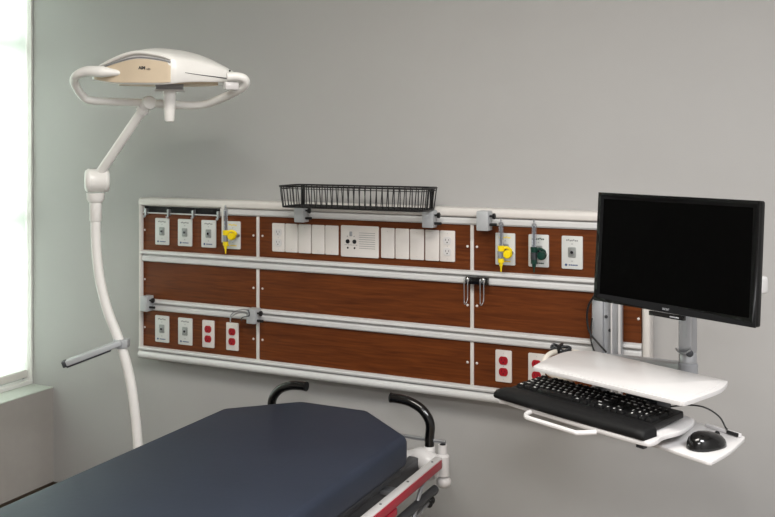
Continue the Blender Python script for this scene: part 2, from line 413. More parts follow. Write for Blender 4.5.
# double loop hook holder
x = hx(477.5, -.09)
t = thing('loop_hook_holder', 'black holder with two hanging chrome loop hooks on the middle rail over the board joint', 'hook', (x, -.0825, 1.197), group=None)
b = B(); box(b, (x-.043, -.102, 1.184), (x+.043, -.0826, 1.211)); part('holder', b, M['blackgloss'], t, bev=.003)
for dx in (-.035, .026):
    b = B(); xx = x+dx
    tube(b, smooth([(xx-.007,-.100,1.204),(xx-.007,-.112,1.206),(xx-.007,-.116,1.195),(xx-.007,-.114,1.13),(xx-.006,-.118,1.118),(xx+.001,-.128,1.116),(xx+.006,-.128,1.122),(xx+.007,-.118,1.135),(xx+.007,-.116,1.195),(xx+.007,-.112,1.206),(xx+.007,-.100,1.204)], 5), .0018, 8)
    lp = part('loop', b, M['steel'], t)
    b = B(); lathe(b, (xx, -.101, 1.199), (0,-1,0), [(0,.009),(.006,.009),(.008,.006)], 16); part('pivot', b, M['chrome'], t)

# ------------------------------------------------------------------ wire basket
bx0, bx1 = at(277.8,187,-.24).x, at(438,188,-.095).x
t = thing('wire_basket', 'long black wire basket clamped over the top rail of the headwall', 'basket', ((bx0+bx1)/2, -.165, 1.45))
zt_, zb_ = 1.531, 1.452; yf, yb = -.24, -.092; ti = .009
def loop(z, ins, r):
    b = B(); P = rrect(bx0+ins, yf+ins, bx1-ins, yb-ins, .018, 4); tube(b, [(p[0], p[1], z) for p in P], r, 8, closed=True); return b
part('top_rim', loop(zt_, 0, .0034), M['black'], t); part('bottom_rim', loop(zb_, ti, .0034), M['black'], t)
part('upper_wire', loop(zt_-.009, .0015, .0016), M['black'], t)
b = B(); n = 25
for k in range(n):
    f = k/(n-1); xa = bx0+.016+f*(bx1-bx0-.032); xb = bx0+ti+.012+f*(bx1-bx0-2*ti-.024)
    tube(b, [(xa, yf, zt_), (xb, yf+ti, zb_), (xb, yb-ti, zb_), (xa, yb, zt_)], .0021, 6)
for k in range(6):
    f = k/5; ya = yf+.016+f*(yb-yf-.032); y2 = yf+ti+.012+f*(yb-yf-2*ti-.024)
    for xa, xb in ((bx0, bx0+ti), (bx1, bx1-ti)): tube(b, [(xa, ya, zt_), (xb, y2, zb_)], .0021, 6)
for k in range(3):
    y2 = yf+.045+.03*k; tube(b, [(bx0+ti, y2, zb_-.002), (bx1-ti, y2, zb_-.002)], .002, 6)
part('wire_mesh', b, M['black'], t)
for px in (302, 430.5):
    xs = hx(px, -.1)
    b = B(); box(b, (xs-.007, -.0915, zb_+.002), (xs+.007, -.0885, zt_-.002)); part('strap', b, M['black'], t)
    blk = build_clamp(t, hx(px-2.5, -.12), 1.384, 1.448, .043, .045)

# ------------------------------------------------------------------ flowmeters
def flowmeter(px_t, py_top, px_n, py_n, pk, colr, label, Y=-.112):
    tp = at(px_t, py_top, Y); x = tp.x; zt = tp.z; zn = at(px_n, py_n, Y).z
    H = zt-zn
    t = thing('flowmeter', label, 'flowmeter', (x, Y, zn), group='flowmeters plugged into gas ports')
    b = B(); tube(b, [(x, Y, zt-.1*H), (x, Y, zn+.42*H)], .0085, 16); part('tube', b, M['clear'], t)
    b = B(); tube(b, [(x, Y, zt), (x, Y, zt-.12*H)], .003, 8); lathe(b, (x, Y, zt-.12*H), (0,0,1), [(0,.0088),(.006,.0088),(.009,.004)], 16); part('top_cap', b, M['steel'], t)
    b = B(); tube(b, [(x, Y, zn+.43*H), (x, Y, zt-.12*H)], .0028, 8); ball(b, (x, Y, zn+.62*H), .0038, seg=10); part('float_rod', b, M['dgrey'], t)
    b = B(); lathe(b, (x, Y, zn+.385*H), (0,0,1), [(0,.0115),(.09*H,.0125),(.10*H,.009)], 18); part('collar', b, M[colr], t)
    b = B(); lathe(b, (x, Y, zn+.24*H), (0,0,1), [(0,.010),(.002,.012),(.14*H,.012)], 18); part('body', b, M['clear' if colr=='yellow' else 'dgrey'], t)
    b = B(); lathe(b, (x, Y, zn+.26*H), (0,0,1), [(0,.006),(.11*H,.006)], 10); part('valve_core', b, M['steel'], t)
    b = B(); lathe(b, (x, Y, zn), (0,0,1), [(0,.0022),(.10*H,.0038),(.105*H,.0062),(.16*H,.0072),(.17*H,.011),(.25*H,.011)], 16); part('nozzle', b, M[colr], t)
    kx, kz = at(*pk, Y-.01).x, at(*pk, Y-.01).z
    b = B(); lathe(b, (kx, Y+.012, kz), (0,-1,0), [(0,.008),(.006,.015),(.018,.0158),(.026,.013),(.027,.006)], 20); part('knob', b, M[colr], t)
    b = B(); tube(b, smooth([(x, Y, zn+.36*H), (x+.010, Y+.004, zn+.44*H), ((x+kx)/2+.006, Y+.012, kz+.021), (kx+.004, Y+.02, kz+.012), (kx, Y+.025, kz)], 5), .0055, 12); part('elbow', b, M[colr], t)
    b = B(); tube(b, [(kx, Y+.012, kz), (kx, YF-.006, kz)], .0075, 14); part('stem', b, M['steel'], t)
flowmeter(501, 218, 498.5, 271.5, (507, 254.5), 'yellow', 'yellow flowmeter with a clear tube, on the gas port right of the upper rail clamp')
flowmeter(534, 219.5, 532.8, 272.5, (541, 256), 'green', 'dark green flowmeter with a clear tube on the middle right gas port')
flowmeter(225.6, 205, 225.2, 253.6, (230.6, 236.6), 'yellow', 'yellow flowmeter at the far left, on the gas port below the end of the slot')
ft = bpy.data.objects['flowmeter.002']
b = B(); q0 = at(222, 206, -.108); q1 = at(222, 242, -.108); prism(b, rrect(q0.x, -.112, at(224.6,206,-.108).x, -.104, .002, 2), q1.z, q0.z, 'z'); part('backing_strip', b, M['frame'], ft)

# ------------------------------------------------------------------ workstation frame (rotated from the wall)
PHI = math.radians(50)-TH
def wpt(a, bb, z=0):
    return Vector((CX+a*math.cos(PHI)+bb*math.sin(PHI), CY-a*math.sin(PHI)+bb*math.cos(PHI), z))
def wthing(name, label, cat, a, bb, z, group=None): return thing(name, label, cat, wpt(a, bb, z), -PHI, group)
def wmesh(bm, a, bb, z): bmesh.ops.transform(bm, matrix=Matrix.Translation((-a, -bb, -z)), verts=bm.verts); return bm
# --- arm and trays
A0, B0, ZB = -1.40, 2.22, 1.0
arm = wthing('workstation_arm', 'grey and white wall arm carrying the writing shelf, keyboard tray and screen post', 'mount', A0, B0, ZB)
def wp(name, bm, m, par=None, bev=0, **k): return obj(name, wmesh(bm, A0, B0, ZB), m, par or arm, bev, **k)
ZS = 1.091
def closedpoly(P, n=4): return [(q.x, q.y) for q in smooth([Vector((p[0],p[1],0)) for p in P], n, True)]
shp = [(-1.632,1.885),(-1.622,1.879),(-1.60,1.879),(-1.40,1.882),(-1.21,1.885),(-1.186,1.889),(-1.179,1.90),(-1.180,1.97),(-1.185,2.06),(-1.205,2.125),(-1.215,2.140),(-1.235,2.146),(-1.42,2.150),(-1.60,2.158),(-1.645,2.152),(-1.676,2.120),(-1.685,2.08),(-1.672,2.01),(-1.648,1.93)]
def inset(P, c, k): return [(c[0]+(p[0]-c[0])*k, c[1]+(p[1]-c[1])*k*.985) for p in P]
sc_ = (-1.43, 2.015)
b = B(); prism(b, closedpoly(shp), ZS-.010, ZS, 'z'); sh = wp('writing_shelf', b, M['white'], bev=.0025)
b = B(); prism(b, closedpoly(inset(shp, sc_, .935)), ZS-.001, ZS+.0012, 'z'); wp('shelf_surface', b, M['white'], sh, bev=.0008)
b = B()       # keyboard tray
tr = [(-1.680,1.815),(-1.655,1.803),(-1.57,1.797),(-1.40,1.793),(-1.28,1.793),(-1.228,1.797),(-1.213,1.806),(-1.211,1.83),(-1.220,1.87),(-1.214,1.93),(-1.222,1.985),(-1.238,2.03),(-1.255,2.045),(-1.30,2.05),(-1.62,2.05),(-1.665,2.04)]
prism(b, closedpoly(tr, 3), .996, 1.008, 'z'); wp('keyboard_tray', b, M['white'], bev=.003)
b = B()       # grab handle loop
hp = [(-1.566,1.802,1.0),(-1.562,1.776,.998),(-1.548,1.760,.997),(-1.53,1.756,.997),(-1.46,1.755,.997),(-1.395,1.754,.997),(-1.382,1.758,.997),(-1.352,1.788,1.0)]
P = smooth(hp, 3)
tube(b, P, .0062, 10)
wp('tray_handle', b, M['white'])
b = B()       # mouse tray
mt = [(-1.42,1.925),(-1.25,1.897),(-1.135,1.884),(-1.114,1.886),(-1.110,1.90),(-1.120,1.99),(-1.142,2.085),(-1.150,2.11),(-1.165,2.12),(-1.25,2.128),(-1.42,2.130)]
prism(b, closedpoly(mt, 3), .962, .971, 'z'); mtr = wp('mouse_tray', b, M['white'], bev=.002)
b = B(); box(b, (-1.36,1.93,.9715), (-1.27,2.03,.9955)); wp('tray_slide', b, M['dgrey'])
b = B(); box(b, (-1.252,1.805,.986), (-1.232,1.82,.9955)); wp('tray_latch', b, M['dgrey'])
b = B(); bar(b, (-1.252,2.112,.976), (-1.155,2.100,.976), .010, .008); wp('cord_clip_rail', b, M['white'], mtr, bev=.001)
b = B(); bar(b, (-1.190,2.098,.9775), (-1.158,2.094,.9775), .006, .008); wp('cord_clip', b, M['black'], mtr, bev=.001)
# supports between the tray and the shelf
b = B(); box(b, (-1.565,2.06,.99), (-1.540,2.09,1.08)); wp('tray_bracket', b, M['greyp'], bev=.003)
b = B(); box(b, (-1.46,2.055,.985), (-1.36,2.12,1.08)); wp('tray_bracket', b, M['dgrey'], bev=.004)
b = B(); box(b, (-1.60,2.02,.985), (-1.34,2.10,.9958)); wp('bracket_plate', b, M['greyp'], bev=.003)
b = B(); bar(b, (-1.52,2.10,1.07), (-1.44,1.99,1.072), .03, .008); wp('shelf_strut', b, M['white'], bev=.002)
b = B(); tube(b, smooth([atz(586,374,2.56),atz(577,378,2.60),atz(562,378,2.66),atz(549,373,2.70),atz(544,363,2.74),atz(550,354,2.77),atz(563,351,2.80),atz(580,353,2.80)], 6), .008, 10)
part('cable_guide', b, M['cream'], arm)
# post
PA, PB = -1.374, 2.22
b = B(); lathe(b, (PA,PB,1.03), (0,0,1), [(0,.023),(.002,.0265),(.064,.0265),(.067,.024)], 28); wp('post_collar', b, M['greyp'])
b = B(); lathe(b, (PA,PB,1.0975), (0,0,1), [(0,.0235),(.026,.0235),(.030,.021)], 28); wp('post_ring', b, M['alu'])
b = B(); prism(b, rrect(PA-.021,PB-.016,PA+.021,PB+.016,.006,4), 1.128, 1.46, 'z'); post = wp('post', b, M['alu'], bev=.001)
b = B(); prism(b, rrect(PA-.005,1.165,PA+.007,1.235,.006,4), PB-.0172, PB-.0163, 'y'); wp('post_slot', b, M['clamp'], post)
b = B(); lathe(b, (PA+.016,PB-.018,1.128), (.6,-.8,0), [(0,.010),(.006,.010),(.008,.007)], 16); wp('post_bolt', b, M['dgrey'], post)
b = B(); tube(b, smooth([(PA-.028,PB-.012,1.131),(PA-.012,PB-.026,1.128),(PA+.006,PB-.028,1.126),(PA+.022,PB-.024,1.138)],4), .003, 8); wp('post_clip', b, M['steel'], post)
# side arm reaching past the monitor's right edge
e_ = atz(760.5, 285, 2.37); pw = wpt(PA, PB)
b = B(); bar(b, (pw.x+.02, pw.y, 1.335), (e_.x-.01, e_.y, e_.z), .026, .026); part('side_arm', b, M['clamp'], arm, bev=.003)
b = B(); cbox(b, (0,0,0), (.032,.04,.046), Matrix.Translation(atz(759.5, 285, 2.37)) @ Matrix.Rotation(-PHI,4,'Z')); part('side_arm_end', b, M['white'], arm, bev=.009, seg=3)
# main arm to the track, world coordinates
tx = hx(606, -.12)
b = B(); bar(b, (tx+.01, -.15, .974), (pw.x, pw.y, 1.078), .055, .036); part('lower_arm', b, M['alu'], arm, bev=.008, seg=3)
b = B(); lathe(b, (tx+.01,-.14,.915), (0,0,1), [(0,.028),(.06,.028)], 20); part('arm_joint', b, M['greyp'], arm)
# mount track on the headwall
zb, ztp = .80, 1.166
b = B(); prism(b, [(tx-.052,-.0825),(tx-.052,-.102),(tx-.048,-.107),(tx-.014,-.107),(tx-.012,-.094),(tx+.016,-.094),(tx+.018,-.107),(tx+.046,-.107),(tx+.050,-.102),(tx+.050,-.0825)], zb, ztp, 'z'); tk = part('mount_track', b, M['alu'], arm, bev=.001)
b = B(); box(b, (tx-.010,-.0945,zb+.004),(tx+.014,-.0938,ztp-.004)); part('track_groove', b, M['greyp'], tk, top=arm)
b = B(); box(b, (tx+.040,-.116,zb),(tx+.047,-.1065,ztp)); part('track_flange', b, M['white'], tk, top=arm)
b = B(); box(b, (tx+.014,-.112,zb),(tx+.019,-.1065,ztp)); part('track_flange', b, M['white'], tk, top=arm)
for z in (1.105, 1.06):
    b = B(); lathe(b, (tx+(-.005 if z>1.1 else .008),-.0935,z), (0,-1,0), [(0,.006),(.004,.005)], 12); part('track_bolt', b, M['dgrey'], tk, top=arm)
# --- monitor (face tilted back, turned a little further than the trays)
mw, mh = .477, .2955
mo = thing('monitor', 'black widescreen monitor, screen off, on the grey post above the writing shelf', 'monitor', (.8057+.010*math.sin(.477)-.007, -.8091-.010*math.cos(.477)-.003, 1.4115-mh/2), -math.radians(27.34))
tilt = Matrix.Rotation(-math.radians(4.1), 4, 'X')
def mp(name, b, m, par=None, **k):
    bmesh.ops.transform(b, matrix=tilt, verts=b.verts); return obj(name, b, m, par or mo, **k)
b = B()
prism(b, rrect(-mw/2, 0, mw/2, mh, .005, 3), .004, .024, 'y')
prism(b, rrect(-mw/2+.012, .012, mw/2-.012, mh-.012, .01, 3), .023, .030, 'y')
prism(b, rrect(-mw/2+.07, .05, mw/2-.07, mh-.05, .02, 3), .029, .040, 'y')
mp('housing', b, M['bezel'], bev=.002)
b = B()       # bezel ring
bw, bb_ = .017, .020
o4 = [(-mw/2,0),(mw/2,0),(mw/2,mh),(-mw/2,mh)]; i4 = [(-mw/2+bw,bb_),(mw/2-bw,bb_),(mw/2-bw,mh-bw),(-mw/2+bw,mh-bw)]
for k in range(4):
    a, c = k, (k+1)%4
    vs = []
    for y_ in (.0045, -.002):
        vs.append([b.verts.new((p[0], y_ + (.001 if j < 2 and y_ < 0 else (.004 if j >= 2 and y_ < 0 else 0)), p[1])) for j, p in enumerate((o4[a], o4[c], i4[c], i4[a]))])
    b.faces.new(vs[0]); b.faces.new(vs[1][::-1])
    for j in range(4): b.faces.new((vs[0][j], vs[0][(j+1)%4], vs[1][(j+1)%4], vs[1][j]))
mp('bezel', b, M['bezel'])
b = B(); box(b, (-mw/2+bw-.001, .0028, bb_-.001), (mw/2-bw+.001, .0042, mh-bw+.001)); mp('screen', b, M['screen'])
b = B(); text_into(b, 'acer', .012, Matrix.Translation((-.005,-.0016,.0095)) @ Matrix.Rotation(PI/2, 4, 'X'), .0003); mp('badge', b, M['greyp'])
b = B(); box(b, (-.055,-.004,-.013), (.048,.010,-.0015)); cp = mp('bottom_clip', b, M['blackgloss'], bev=.002)
b = B(); box(b, (.010,-.0055,-.009), (.036,-.0038,-.006)); mp('clip_label', b, M['greyp'], cp)
b = B(); box(b, (-.03,.0395,.1), (.06,.050,.19)); mp('mount_plate', b, M['dgrey'], bev=.003)

# --- keyboard
KA0, KA1, KB0, KB1, KZ = -1.695, -1.246, 1.854, 2.0, 1.0085
kb = wthing('keyboard', 'black full-size keyboard on the white tray under the writing shelf', 'keyboard', (KA0+KA1)/2, (KB0+KB1)/2, KZ)
kw, kd = (KA1-KA0), (KB1-KB0)
slope = Matrix.Rotation(math.radians(3.5), 4, 'X')
def kp(name, b, m, par=None, **k):
    bmesh.ops.transform(b, matrix=Matrix.Translation((0,0,.0055)) @ slope, verts=b.verts); return obj(name, b, m, par or kb, **k)
b = B(); prism(b, rrect(-kw/2, -kd/2, kw/2, kd/2, .008, 4), 0, .016, 'z'); kp('case', b, M['black'], bev=.003)
U = .01905; x_l = -kw/2+.009; yt = kd/2-.017
keysz = {}
legs = B(); keys = []
def key(xu, row, w, ch, hgt=1):
    y0 = yt-(row*U if row == 0 else row*U+.004)
    cx = x_l+(xu+w/2)*U; cy = y0-(hgt-1)*U/2
    k_ = (round(w,2), hgt)
    if k_ not in keysz:
        b = B(); W2, H2 = w*U-.0015, hgt*U-.0015
        lo = [(-W2/2,-H2/2),(W2/2,-H2/2),(W2/2,H2/2),(-W2/2,H2/2)]; q = .0028
        v0 = [b.verts.new((p[0],p[1],0)) for p in lo]; v1 = [b.verts.new((p[0]-math.copysign(q,p[0]), p[1]-math.copysign(q,p[1])+.0005, .0085)) for p in lo]
        b.faces.new(v0[::-1]); b.faces.new(v1)
        for j in range(4): b.faces.new((v0[j], v0[(j+1)%4], v1[(j+1)%4], v1[j]))
        o = obj('key', b, M['key'], kb, bev=.0009); keysz[k_] = o
    else:
        o = keysz[k_].copy(); COL.objects.link(o)
    mm = Matrix.Translation((0,0,.0055)) @ slope @ Matrix.Translation((cx, cy, .0155))
    o.matrix_basis = mm
    if ch: text_into(legs, ch,   .008 if len(ch) == 1 else .005, Matrix.Translation((cx-(.0032 if len(ch)==1 else 0), cy+.001, .0245)), .0003, .0004)
def row(chs, r, x=0, w=1):
    for c in chs: key(x, r, w, c); x += w
    return x
key(0,0,1,'Esc')
for i in range(4): key(2+i,0,1,'F%d'%(i+1)); key(6.5+i,0,1,'F%d'%(i+5)); key(11+i,0,1,'F%d'%(i+9))
row('`1234567890-=', 1); key(13,1,2,'Back')
key(0,2,1.5,'Tab'); row('QWERTYUIOP[]', 2, 1.5); key(13.5,2,1.5,'\\')
key(0,3,1.75,'Caps'); row("ASDFGHJKL;'", 3, 1.75); key(12.75,3,2.25,'Enter')
key(0,4,2.25,'Shift'); row('ZXCVBNM,./', 4, 2.25); key(12.25,4,2.75,'Shift')
xx = 0
for w, c in ((1.25,'Ctrl'),(1.25,''),(1.25,'Alt'),(6.25,''),(1.25,'Alt'),(1.25,''),(1.25,''),(1.25,'Ctrl')): key(xx,5,w,c); xx += w
for r in (0,1,2):
    for i in range(3): key(15.25+i, r, 1, [['Prt','Scr','Pau'],['Ins','Home','PgU'],['Del','End','PgD']][r][i])
key(16.25,4,1,'^')
for i in range(3): key(15.25+i,5,1,'<v>'[i])
for i, c in enumerate(('Num','/','*','-')): key(18.5+i,1,1,c)
for r, s in ((2,'789'),(3,'456'),(4,'123')):
    for i in range(3): key(18.5+i, r, 1, s[i])
key(21.5,2,1,'+',2); key(21.5,4,1,'',2); key(18.5,5,2,'0'); key(20.5,5,1,'.')
kp('key_legends', legs, M['legend'])
b = B(); 
# --- palm rest
t = wthing('palm_rest', 'black padded palm rest along the front edge of the keyboard tray', 'palm rest', -1.462, 1.8215, KZ)
b = B()
prof = [(-.026,0),(-.030,.006),(-.028,.016),(-.018,.023),(.006,.025),(.026,.023),(.027,0)]
ss = [(-.238,.5,.006),(-.233,.85,.002),(-.21,1,0),(-.1,1.0,-.002),(0,1.0,-.003),(.1,1.0,-.002),(.21,1,0),(.232,.97,.0),(.237,.7,.002)]
rings = [[b.verts.new((x_, p[0]*(.8+.2*s_)+dy, p[1]*s_)) for p in prof] for x_, s_, dy in ss]
for R1, R2 in zip(rings, rings[1:]):
    for j in range(len(prof)): b.faces.new((R1[j], R1[(j+1)%len(prof)], R2[(j+1)%len(prof)], R2[j]))
b.faces.new(rings[0][::-1]); b.faces.new(rings[-1])
obj('palm_rest_pad', b, M['blackrub'], t, sharp=60)
# --- mouse
mx, my, mz = -1.172, 1.975, .9713
t = wthing('computer_mouse', 'black corded computer mouse on the small white side tray', 'mouse', mx, my, mz)
t.rotation_euler.z = -PHI-math.radians(12)
b = B(); L_, Wd, Hh = .056, .031, .037
NR, NS = 12, 16; rings = []
for i in range(NR+1):
    u = -1+2*i/NR; u_ = math.sin(u*PI/2)
    wd = Wd*(max(0,1-abs(u_)**3.2))**.5*(1.0 if u_ < 0 else 1-.10*u_); hh = Hh*(max(0,1-abs(u_)**2.6))**.5*(1-.22*u_)
    rg = []
    for k in range(NS):
        a = PI*k/(NS-1); rg.append(b.verts.new((wd*math.copysign(abs(math.cos(a))**.8, math.cos(a)), L_*u_, max(.0, hh*math.sin(a)**.9))))
    rings.append(rg)
for R1, R2 in zip(rings, rings[1:]):
    for j in range(NS-1): b.faces.new((R1[j], R1[j+1], R2[j+1], R2[j]))
    b.faces.new((R1[-1], R1[0], R2[0], R2[-1]))
obj('mouse_body', b, M['blackgloss'], t, sharp=70)
b = B(); lathe(b, (-.003,.034,.024), (1,0,0), [(0,.006),(.001,.008),(.005,.008),(.006,.006)], 14); obj('scroll_wheel', b, M['blackrub'], t)
# cords
def wl(P): return [wpt(*p) for p in P]
b = B(); q = wl([(-1.30,2.02,1.03),(-1.265,2.055,1.035),(-1.240,2.085,1.028),(-1.215,2.105,1.008),(-1.198,2.106,.984),(-1.190,2.098,.984)]); tube(b, smooth(q, 8), .0021, 8)
t = thing('mouse_cord', 'thin black mouse cord arching from the keyboard down to the side tray', 'cord', q[-1]); part('cord_wire', b, M['black'], t)
b = B(); q = [at(594,296,-.12),at(588.5,306,-.12),at(587,318,-.12),at(589.5,332,-.125),at(598,343,-.13),at(606,352,-.15)]
tube(b, smooth(q, 8), .0035, 8); q2 = [at(592,318,-.12),at(590.5,336,-.13),at(593,348,-.16),at(597,356,-.2)]
b2 = B(); tube(b2, smooth(q2, 8), .0025, 8)
t = thing('power_cable', 'black cable looping down the left side of the wall mount track', 'cord', q[-1]); part('thick_cord', b, M['black'], t); part('thin_cord', b2, M['black'], t)
# cord bundle behind the shelf
c = atz(561, 351.5, 2.80); t = thing('cord_bundle', 'small tied bundle of black cord behind the left corner of the writing shelf', 'cord', c)
b = B()
for k in range(7):
    p = []
    for j in range(12):
        a = 2*PI*j/12; p.append(c+Vector((math.cos(a)*.028*(1+.1*random.random()), math.sin(a)*.016+.006*random.uniform(-1,1), .004+.0035*(k%4)+.004*math.sin(a*2+k)+random.uniform(-.002,.002))))
    tube(b, smooth(p, 3, True), .003, 6, closed=True)
part('coil', b, M['dgrey'], t)
b = B(); box(b, c+Vector((-.006,-.024,-.002)), c+Vector((.002,.024,.022))); part('tie', b, M['black'], t, bev=.002)

# ------------------------------------------------------------------ stretcher
MX0, MX1, MYH, MZ = -.802, -.064, -.285, .74
st = thing('stretcher', 'white hospital stretcher frame with black push handles and a red striped side rail', 'stretcher', ((MX0+MX1)/2, MYH-1.0, 0))
def oct_(x0, x1, yh, yf, c, cx): return [(x0, yf+.1), (x0+.1, yf), (x1-.1, yf), (x1, yf+.1), (x1, yh-c), (x1-cx-.035, yh), (x0+cx, yh), (x0, yh-c)]
YFt = MYH-1.95
b = B(); prism(b, oct_(MX0, MX1, MYH, YFt, .205, .212), MZ-.105, MZ, 'z')
mt_ = tag(obj('mattress', b, M['navy'], bev=.024, seg=5), 'dark navy vinyl mattress with cut corners lying on the stretcher', 'mattress')
b = B(); prism(b, oct_(MX0+.02, MX1-.02, MYH-.02, YFt+.02, .2, .2), MZ-.13, MZ-.1055, 'z'); part('deck', b, M['dgrey'], st, bev=.004)
zr = .60
b = B()
for x_ in (MX0+.06, MX1-.06): bar(b, (x_, YFt+.05, zr-.02), (x_, MYH-.02, zr-.02), .04, .05)
for y_ in (YFt+.1, -1.25, MYH-.08): bar(b, (MX0+.06, y_, zr-.02), (MX1-.06, y_, zr-.02), .04, .04)
part('litter_frame', b, M['dgrey'], st, bev=.003)
b = B(); bar(b, (MX0+.2, YFt+.3, .235), (MX0+.2, MYH-.25, .235), .06, .05); bar(b, (MX1-.2, YFt+.3, .235), (MX1-.2, MYH-.25, .235), .06, .05)
for y_ in (YFt+.28, MYH-.28): bar(b, (MX0+.05, y_, .235), (MX1-.05, y_, .235), .07, .06)
part('base_frame', b, M['white'], st, bev=.006)
for y_ in (YFt+.5, MYH-.5):
    b = B(); lathe(b, ((MX0+MX1)/2, y_, .21), (0,0,1), [(0,.06),(.2,.06),(.2,.045),(.36,.045)], 24); bar(b, (MX0+.18,y_,.235), (MX1-.18,y_,.235), .08, .05); part('lift_column', b, M['greyp'], st)
for x_ in (MX0+.07, MX1-.07):
    for y_ in (YFt+.28, MYH-.28):
        b = B(); lathe(b, (x_-.02, y_, .0802), (1,0,0), [(0,.06),(.004,.078),(.012,.08),(.028,.08),(.036,.078),(.04,.06)], 28); wq = part('caster', b, M['dgrey'], st)
        b = B(); lathe(b, (x_, y_, .085), (0,0,1), [(.08,.022),(.13,.018)], 14); bar(b, (x_-.026,y_,.08),(x_-.026,y_,.175), .03,.006,(0,1,0)); bar(b, (x_+.026,y_,.08),(x_+.026,y_,.175), .03,.006,(0,1,0)); box(b, (x_-.03,y_-.02,.165),(x_+.03,y_+.02,.175)); part('caster_fork', b, M['steel'], wq, top=st)
# head corners, handles, sockets
def corner(sx, xe):
    # sx=+1 right side, xe = mattress edge
    X = lambda d: xe+sx*d
    YH = -.265
    hb = at(429.5, 452, YH).x if sx > 0 else at(272.5, 410, YH).x
    b = B()
    P = smooth([(X(-.16), YH-.01, .562), (X(-.08), YH-.005, .580), (X(-.045), YH-.01, .590), (X(-.015), YH-.02, .585), (X(.012), YH-.02, .576), (X(.035), YH-.03, .566)], 5)
    tube(b, P, [.028+.012*math.sin(PI*i/(len(P)-1)) for i in range(len(P))], 16)
    part('corner_casting', b, M['white'], st)
    b = B(); lathe(b, (hb, YH, .52), (0,0,1), [(0,.017),(.003,.020),(.112,.020),(.115,.018)], 20); part('handle_socket', b, M['white'], st)
    zt = .835
    pts = [(hb,YH,.60),(hb,YH,.66),(hb+sx*.003,YH,.705),(hb-sx*.008,YH,.736),(hb-sx*.036,YH,.764),(hb-sx*.078,YH,.781),(hb-sx*.120,YH,.786),(hb-sx*.148,YH,.786)]
    b = B(); tube(b, smooth(pts, 6), .0168, 16); hd = part('push_handle', b, M['blackgloss'], st)
    b = B(); lathe(b, (hb-sx*.148,YH,.786), (-sx,0,0), [(-.002,.0175),(.003,.0175),(.005,.011)], 16); part('grip_end', b, M['blackrub'], hd, top=st)
    px_ = X(.034)
    b = B(); lathe(b, (px_, YH-.01, .545), (0,0,1), [(0,.024),(.066,.024),(.074,.0155),(.105,.0155)], 20); part('pole_socket', b, M['white'], st)
    b = B(); lathe(b, (px_, YH-.01, .6501), (0,0,1), [(0,.011),(.0012,.010)], 16); part('socket_hole', b, M['dark'], st)
    b = B(); ball(b, (px_+sx*.005, YH-.01, .522), .026, (1,1,.8), 20); part('bumper', b, M['white'], st)
corner(1, MX1); corner(-1, MX0)
p1 = at(408, 440, MYH+.0); p2 = at(427, 444, -.265)
b = B(); tube(b, [(MX0+.0, -.262, .655), (MX1+.04, -.262, .655)], .007, 10); part('head_rod', b, M['steel'], st)
# side rails: white top, red outer stripe
for sx, xe in ((1, MX1), (-1, MX0)):
    xa = xe+sx*.030
    b = B(); bar(b, (xa, YFt+.25, .598), (xa, -.30, .598), .030, .036); part('side_rail', b, M['white'], st, bev=.005)
    b = B(); box(b, (min(xa+sx*.0145, xa+sx*.018), YFt+.27, .583), (max(xa+sx*.0145, xa+sx*.018), -.315, .611)); rs = part('red_stripe', b, M['redrail'], st, bev=.001)
    for k in range(7):
        b = B(); lathe(b, (xa, -.36-.2*k, .6155), (0,0,1), [(0,.005),(.0015,.004)], 10); part('rail_bolt', b, M['dgrey'], st)
    for y_ in (-.6, -1.2, -1.8):
        b = B(); box(b, (min(xe-sx*.07, xa), y_-.02, .585), (max(xe-sx*.07, xa), y_+.02, .60)); part('rail_mount', b, M['steel'], st, bev=.002)
    xg = xa-sx*.004
    b = B(); tube(b, smooth([(xg, -.345, .508), (xg, -.36, .513), (xg, -.8, .513), (xg, -1.5, .513), (xg, -1.7, .513)], 4), .0145, 14); part('folded_guard_rail', b, M['dgrey'], st)
    b = B(); tube(b, [(xg-sx*.0, -.36, .49), (xg, -.52, .475), (xg, -1.5, .475)], .008, 10); part('guard_link', b, M['steel'], st)
    for k, y_ in enumerate((-.42,-.66,-.95,-1.3)):
        b = B(); tube(b, [(xa, y_, .585), (xg, y_-.05, .53), (xg, y_-.09, .475)], .007, 10); part('guard_strut', b, M['steel'], st)
    b = B(); ball(b, (xg, -.365, .488), .016, seg=14); ball(b, (xg+sx*.004, -.385, .482), .012, seg=12); part('release_knob', b, M['black'], st)
    b = B(); box(b, (xg-.012, -.74, .548), (xg+.014, -.66, .572)); part('red_latch', b, M['redrail'], st, bev=.004)

# ------------------------------------------------------------------ examination lamp
ZL = 3.45
base = atz(138, 447, ZL)
lamp = thing('examination_lamp', 'white floor-standing examination lamp with curved pole and wide looped head', 'lamp', (base.x, base.y, 0))
b = B(); lathe(b, (base.x, base.y, .06), (0,0,1), [(0,.06),(.01,.075),(.05,.07),(.09,.035),(.12,.026)], 28); part('hub', b, M['lampwhite'], lamp)
for k in range(5):
    a = 2*PI*k/5+.3; d = Vector((math.cos(a), math.sin(a), 0)); c0 = Vector((base.x, base.y, 0))
    b = B(); P = [c0+d*.05+Vector((0,0,.085)), c0+d*.15+Vector((0,0,.082)), c0+d*.26+Vector((0,0,.066))]
    tube(b, smooth(P, 4), .017, 10); lg = part('leg', b, M['lampwhite'], lamp)
    b = B(); s = Vector((-d.y, d.x, 0)); lathe(b, c0+d*.25+Vector((0,0,.0252))-s*.012, s, [(0,.02),(.003,.025),(.021,.025),(.024,.02)], 18); tube(b, [c0+d*.25+Vector((0,0,.03)), c0+d*.25+Vector((0,0,.06))], .007, 8); part('caster', b, M['dgrey'], lg, top=lamp)
